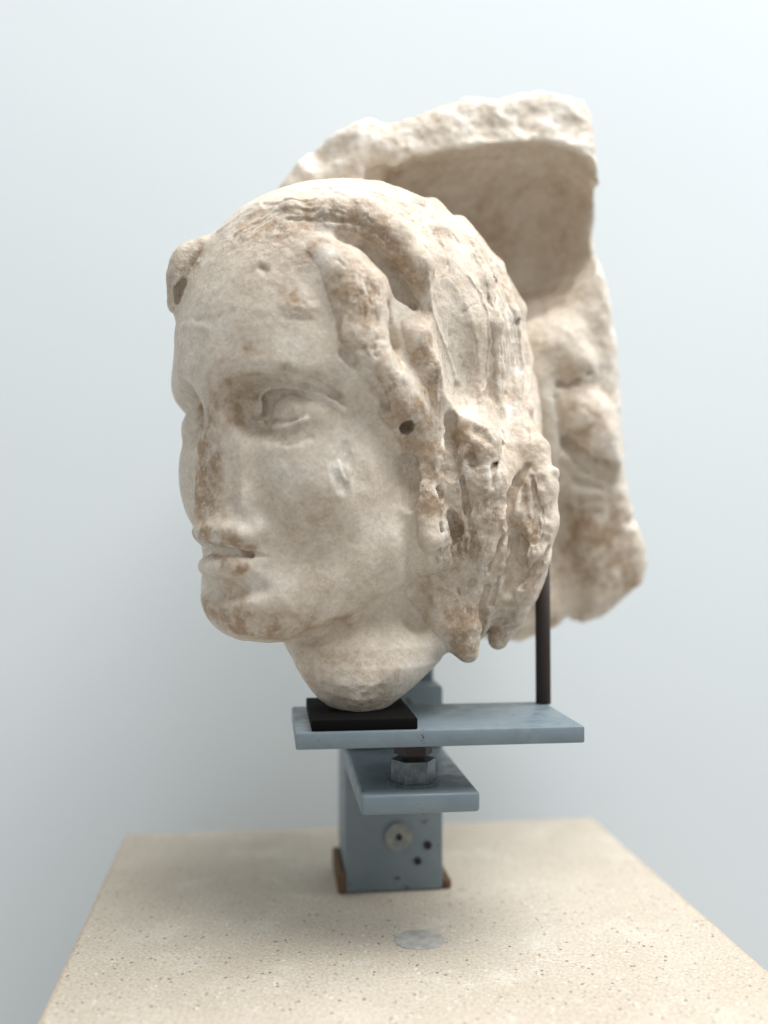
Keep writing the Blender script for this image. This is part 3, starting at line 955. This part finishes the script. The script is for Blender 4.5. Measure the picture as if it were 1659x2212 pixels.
def stone_material(side=False):
    t = NT('limestone_side' if side else 'limestone')
    col = t.mix(t.remap(t.noise(9, 5, 0.65), 0.36, 0.66), (0.45, 0.405, 0.335), (0.55, 0.51, 0.44))
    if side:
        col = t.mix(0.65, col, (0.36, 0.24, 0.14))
    veil_ = t.remap(t.noise(24, 6, 0.72), 0.52, 0.66)
    col = t.mix(t.math('MULTIPLY', veil_, 0.65), col, (0.66, 0.64, 0.58))
    col = t.mix(t.math('MULTIPLY', t.remap(t.noise(60, 5, 0.7), 0.63, 0.70), 0.55), col, (0.74, 0.72, 0.66))
    g = t.noise(620, 4, 0.7)
    col = t.mix(t.remap(g, 0.28, 0.72), t.mix(0.5, col, (0.34, 0.28, 0.21)), t.mix(0.4, col, (0.80, 0.73, 0.61)))
    v = t.voronoi(270)
    pit = t.math('MULTIPLY', t.remap(v, 0.10, 0.26, 1.0, 0.0), t.remap(t.noise(150, 3, 0.6), 0.50, 0.56))
    col = t.mix(t.math('MULTIPLY', pit, 0.85), col, (0.15, 0.12, 0.09))
    vb = t.voronoi(900)
    pit2 = t.math('MULTIPLY', t.remap(vb, 0.12, 0.3, 1.0, 0.0), t.remap(t.noise(300, 3, 0.6), 0.52, 0.6))
    col = t.mix(t.math('MULTIPLY', pit2, 0.7), col, (0.20, 0.15, 0.10))
    v2 = t.voronoi(240)
    wht = t.math('MULTIPLY', t.remap(v2, 0.10, 0.28, 1.0, 0.0), t.remap(t.noise(90, 3, 0.5), 0.54, 0.60))
    col = t.mix(t.math('MULTIPLY', wht, 0.65), col, (0.78, 0.74, 0.66))
    t.set('Base Color', col)
    t.set('Roughness', 0.75)
    hgt = t.math('SUBTRACT', t.math('MULTIPLY', g, 0.4), t.math('ADD', pit, pit2))
    t.L.new(t.bump(hgt, 0.6, 0.001), t.b.inputs['Normal'])
    return t.m
M_stone = stone_material()
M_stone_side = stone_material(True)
def wall_material():
    t = NT('white_wall_paint')
    t.set('Base Color', t.mix(t.remap(t.noise(3.0, 3, 0.5), 0.3, 0.7), (0.745, 0.82, 0.865), (0.76, 0.835, 0.88)))
    t.set('Roughness', 0.85)
    t.L.new(t.bump(t.noise(220, 3, 0.6), 0.12, 0.001), t.b.inputs['Normal'])
    return t.m
M_wall = wall_material()
M_black = plain('black_rubber', (0.002, 0.002, 0.002), 0.9)
M_black.node_tree.nodes['Principled BSDF'].inputs['Specular IOR Level'].default_value = 0.15
M_rod = plain('dark_rod', (0.03, 0.019, 0.016), 0.6)
M_rust = plain('rust', (0.13, 0.075, 0.04), 0.9)
def simple_noise(name, c1, c2, scale, rough, metal=0.0, bump=0.3):
    t = NT(name)
    t.set('Base Color', t.mix(t.remap(t.noise(scale, 5, 0.65), 0.35, 0.65), c1, c2))
    t.set('Roughness', rough)
    t.set('Metallic', metal)
    t.L.new(t.bump(t.noise(scale * 3, 4, 0.6), bump, 0.0006), t.b.inputs['Normal'])
    return t.m
M_zinc = simple_noise('zinc_plating', (0.09, 0.115, 0.125), (0.16, 0.195, 0.21), 220, 0.35, 0.5)
M_washer = simple_noise('worn_grey_paint', (0.28, 0.285, 0.26), (0.17, 0.20, 0.205), 160, 0.55)
M_plug = simple_noise('cement', (0.47, 0.46, 0.43), (0.33, 0.325, 0.31), 120, 0.9, 0.0, 0.8)
M_hole = plain('dark_hole', (0.012, 0.012, 0.013), 0.8)

base_loc = W(AB(44, 462, -82.5))
sculpt = empty('marble_head_sculpture', base_loc)
for nm, me in (('head', me_head), ('hair', me_hair), ('veil', me_veil)):
    finish(me, nm, base_loc)
    me.materials.append(M_marble)
    new_obj(nm, me, sculpt)

# ------------------------------------------------------------------ hardware and setting
def box(name, a0, a1, b0, b1, z0, z1, mat, parent=None, origin=None, bevel=0.8, segs=2, drop_bottom=False):
    """box in the pedestal's own directions (a along its back edge, b away), mm; rounded edges"""
    bm = bmesh.new()
    vs = [bm.verts.new((a, b, z)) for a in (a0, a1) for b in (b0, b1) for z in (z0, z1)]
    for f in ((0, 1, 3, 2), (4, 6, 7, 5), (0, 4, 5, 1), (2, 3, 7, 6), (0, 2, 6, 4), (1, 5, 7, 3)):
        bm.faces.new([vs[i] for i in f])
    if bevel:
        bmesh.ops.bevel(bm, geom=bm.edges[:], offset=bevel, segments=segs, affect='EDGES', profile=0.5)
    bmesh.ops.recalc_face_normals(bm, faces=bm.faces[:])
    return bm_obj(name, bm, mat, parent, origin)
def bm_obj(name, bm, mat, parent, origin, smooth=True):
    o_mm = np.array(origin if origin is not None else (0, 0, 0), float)
    for v in bm.verts:
        p = AB(v.co.x, v.co.y, v.co.z) - o_mm
        v.co = Vector(p / 1000)
    me = bpy.data.meshes.new(name)
    bm.to_mesh(me)
    bm.free()
    if smooth:
        me.polygons.foreach_set('use_smooth', np.ones(len(me.polygons), bool))
        try:
            me.set_sharp_from_angle(angle=math.radians(40))
        except Exception:
            pass
    me.materials.append(mat)
    o = new_obj(name, me, parent)
    if parent is None:
        o.location = W(o_mm)
    return o
def cyl(name, a, b, z0, z1, r, n, mat, parent, origin, bevel=0.0, axis='z', r2=None):
    bm = bmesh.new()
    r2 = r if r2 is None else r2
    rings = []
    for (t, rr) in ((z0, r), (z1, r2)):
        ring = []
        for i in range(n):
            an = 2 * math.pi * i / n
            if axis == 'z':
                co = (a + rr * math.cos(an), b + rr * math.sin(an), t)
            else:
                co = (a + rr * math.cos(an), t, b + rr * math.sin(an))
            ring.append(bm.verts.new(co))
        rings.append(ring)
    for i in range(n):
        j = (i + 1) % n
        bm.faces.new((rings[0][i], rings[0][j], rings[1][j], rings[1][i]))
    bm.faces.new(rings[0][::-1])
    bm.faces.new(rings[1])
    if bevel:
        ed = [e for e in bm.edges if e.calc_face_angle(0) > 1.0]
        bmesh.ops.bevel(bm, geom=ed, offset=bevel, segments=2, affect='EDGES', profile=0.5)
    bmesh.ops.recalc_face_normals(bm, faces=bm.faces[:])
    return bm_obj(name, bm, mat, parent, origin)

def tag(o, label, cat=None, kind=None):
    o['label'] = label
    if cat:
        o['category'] = cat
    if kind:
        o['kind'] = kind
    return o

# wall behind
bw = 742.0
wall = box('wall', -3200, 3300, bw, bw + 60, -1195, 1300, M_wall, None, AB(0, bw, -1195), bevel=0)
tag(wall, 'smooth white painted wall behind the pedestal', kind='structure')
# pedestal
o_ped = AB(66, 500, -1195)
ped = tag(empty('stone_pedestal', W(o_ped)), 'beige limestone pedestal with a flat top under the steel stand', 'pedestal')
slab = box('block', -90.7, 222.5, 345, 660, -1195, -195, M_stone, ped, o_ped, bevel=2.4)
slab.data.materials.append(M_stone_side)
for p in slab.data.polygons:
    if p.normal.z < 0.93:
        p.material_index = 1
bm = bmesh.new()
rq = np.random.RandomState(3)
ring = [bm.verts.new((73 + 12.3 * math.cos(i * math.pi / 24) * rq.uniform(.95, 1.04), 471 + 11.6 * math.sin(i * math.pi / 24) * rq.uniform(.95, 1.04), -194.75 + rq.uniform(-.08, .08))) for i in range(48)]
inner = [bm.verts.new((73 + 10.2 * math.cos(i * math.pi / 24), 471 + 9.6 * math.sin(i * math.pi / 24), -194.45)) for i in range(48)]
low = [bm.verts.new((v.co.x, v.co.y, -196.5)) for v in ring]
for i in range(48):
    k = (i + 1) % 48
    bm.faces.new((ring[i], ring[k], inner[k], inner[i]))
    bm.faces.new((low[i], low[k], ring[k], ring[i]))
bm.faces.new(inner)
bm.faces.new(low[::-1])
bmesh.ops.recalc_face_normals(bm, faces=bm.faces[:])
plug = bm_obj('filler_plug', bm, M_plug, ped, o_ped)
plug['label'] = 'round grey cement plug in the pedestal top'
# stand
o_st = AB(69, 560, -195)
stand = tag(empty('steel_stand', W(o_st)), 'blue-grey painted steel stand bolted to the pedestal, holding up the marble head', 'stand')
post = box('post', 42.5, 96, 535, 585, -194.6, -84, M_steel, stand, o_st, bevel=1.5)
box('upright', 45, 95, 560, 584, -84, -35, M_steel, stand, o_st, bevel=1.0)
box('lower_plate', 42, 96, 440, 534.5, -126.1, -116.8, M_steel, stand, o_st, bevel=1.8, segs=3)
box('weld', 44, 94, 532.2, 536.5, -116.9, -113.6, M_steel, stand, o_st, bevel=1.5)
box('upper_plate', 13, 143, 435, 502, -95, -87.5, M_steel, stand, o_st, bevel=0.9)
bolt = cyl('bolt', 68.5, 460, -116, -94.9, 4.9, 24, M_rod, stand, o_st)
cyl('lock_nut', 68.5, 460, -103.0, -95.0, 9.0, 6, M_rod, stand, o_st, bevel=0.8)
for k_ in range(4):
    cyl('thread', 68.5, 460, -105.5 + k_ * 0.7, -105.1 + k_ * 0.7, 5.4, 24, M_rod, bolt, o_st, bevel=0.15)
cyl('nut', 68.5, 460, -116.0, -105.5, 10.5, 6, M_zinc, stand, o_st, bevel=0.9)
cyl('washer', 68.5, 460, -116.9, -115.4, 12.2, 32, M_zinc, stand, o_st, bevel=0.4)
wb = cyl('bolt_head', 71.5, -164.5, 532.5, 535.5, 7.4, 32, M_washer, stand, o_st, bevel=0.8, axis='y')
cyl('socket', 71.5, -164.5, 531.9, 534, 1.7, 16, M_hole, wb, o_st, axis='y')
cyl('screw', 87.5, -170.2, 534.2, 535.4, 2.2, 16, M_hole, stand, o_st, bevel=0.4, axis='y')
cyl('screw', 82.0, -178.6, 534.2, 535.4, 2.0, 16, M_hole, stand, o_st, bevel=0.4, axis='y')
box('weld', 38.5, 42.6, 534, 580, -194.7, -183, M_rust, stand, o_st, bevel=1.6)
box('weld', 96.1, 101, 536, 580, -194.7, -190, M_rust, stand, o_st, bevel=1.2)
# rod
def tube(name, pts, r, mat, parent, origin, n=20):
    pts = [np.array(p, float) for p in pts]
    bm = bmesh.new()
    rings = []
    for i, p in enumerate(pts):
        t = pts[min(i + 1, len(pts) - 1)] - pts[max(i - 1, 0)]
        t /= np.linalg.norm(t)
        u = np.cross(t, [0, 1, 0]); u /= np.linalg.norm(u)
        w = np.cross(t, u)
        rings.append([bm.verts.new(p + r * (math.cos(2 * math.pi * k / n) * u + math.sin(2 * math.pi * k / n) * w) - np.array(origin)) for k in range(n)])
    for a, b in zip(rings[:-1], rings[1:]):
        for k in range(n):
            bm.faces.new((a[k], a[(k + 1) % n], b[(k + 1) % n], b[k]))
    bm.faces.new(rings[0][::-1]); bm.faces.new(rings[-1])
    bmesh.ops.recalc_face_normals(bm, faces=bm.faces[:])
    for v in bm.verts:
        v.co = v.co / 1000
    me = bpy.data.meshes.new(name)
    bm.to_mesh(me); bm.free()
    me.polygons.foreach_set('use_smooth', np.ones(len(me.polygons), bool))
    me.materials.append(mat)
    return new_obj(name, me, parent)
tube('support_rod', [AB(141, 496, -87.6), (81.5, 511, -40), (81.5, 515, 10)], 3.9, M_rod, stand, o_st)
o_pad = AB(44, 467, -87.4)
pad = box('rubber_pad', 20, 67, 437, 498, -87.4, -82.5, M_black, None, o_pad, bevel=0.5)
tag(pad, 'black rubber pad between the neck stump and the upper steel plate', 'pad')
tag(sculpt, 'weathered white marble head with wavy hair and a broken veil behind it', 'sculpture')
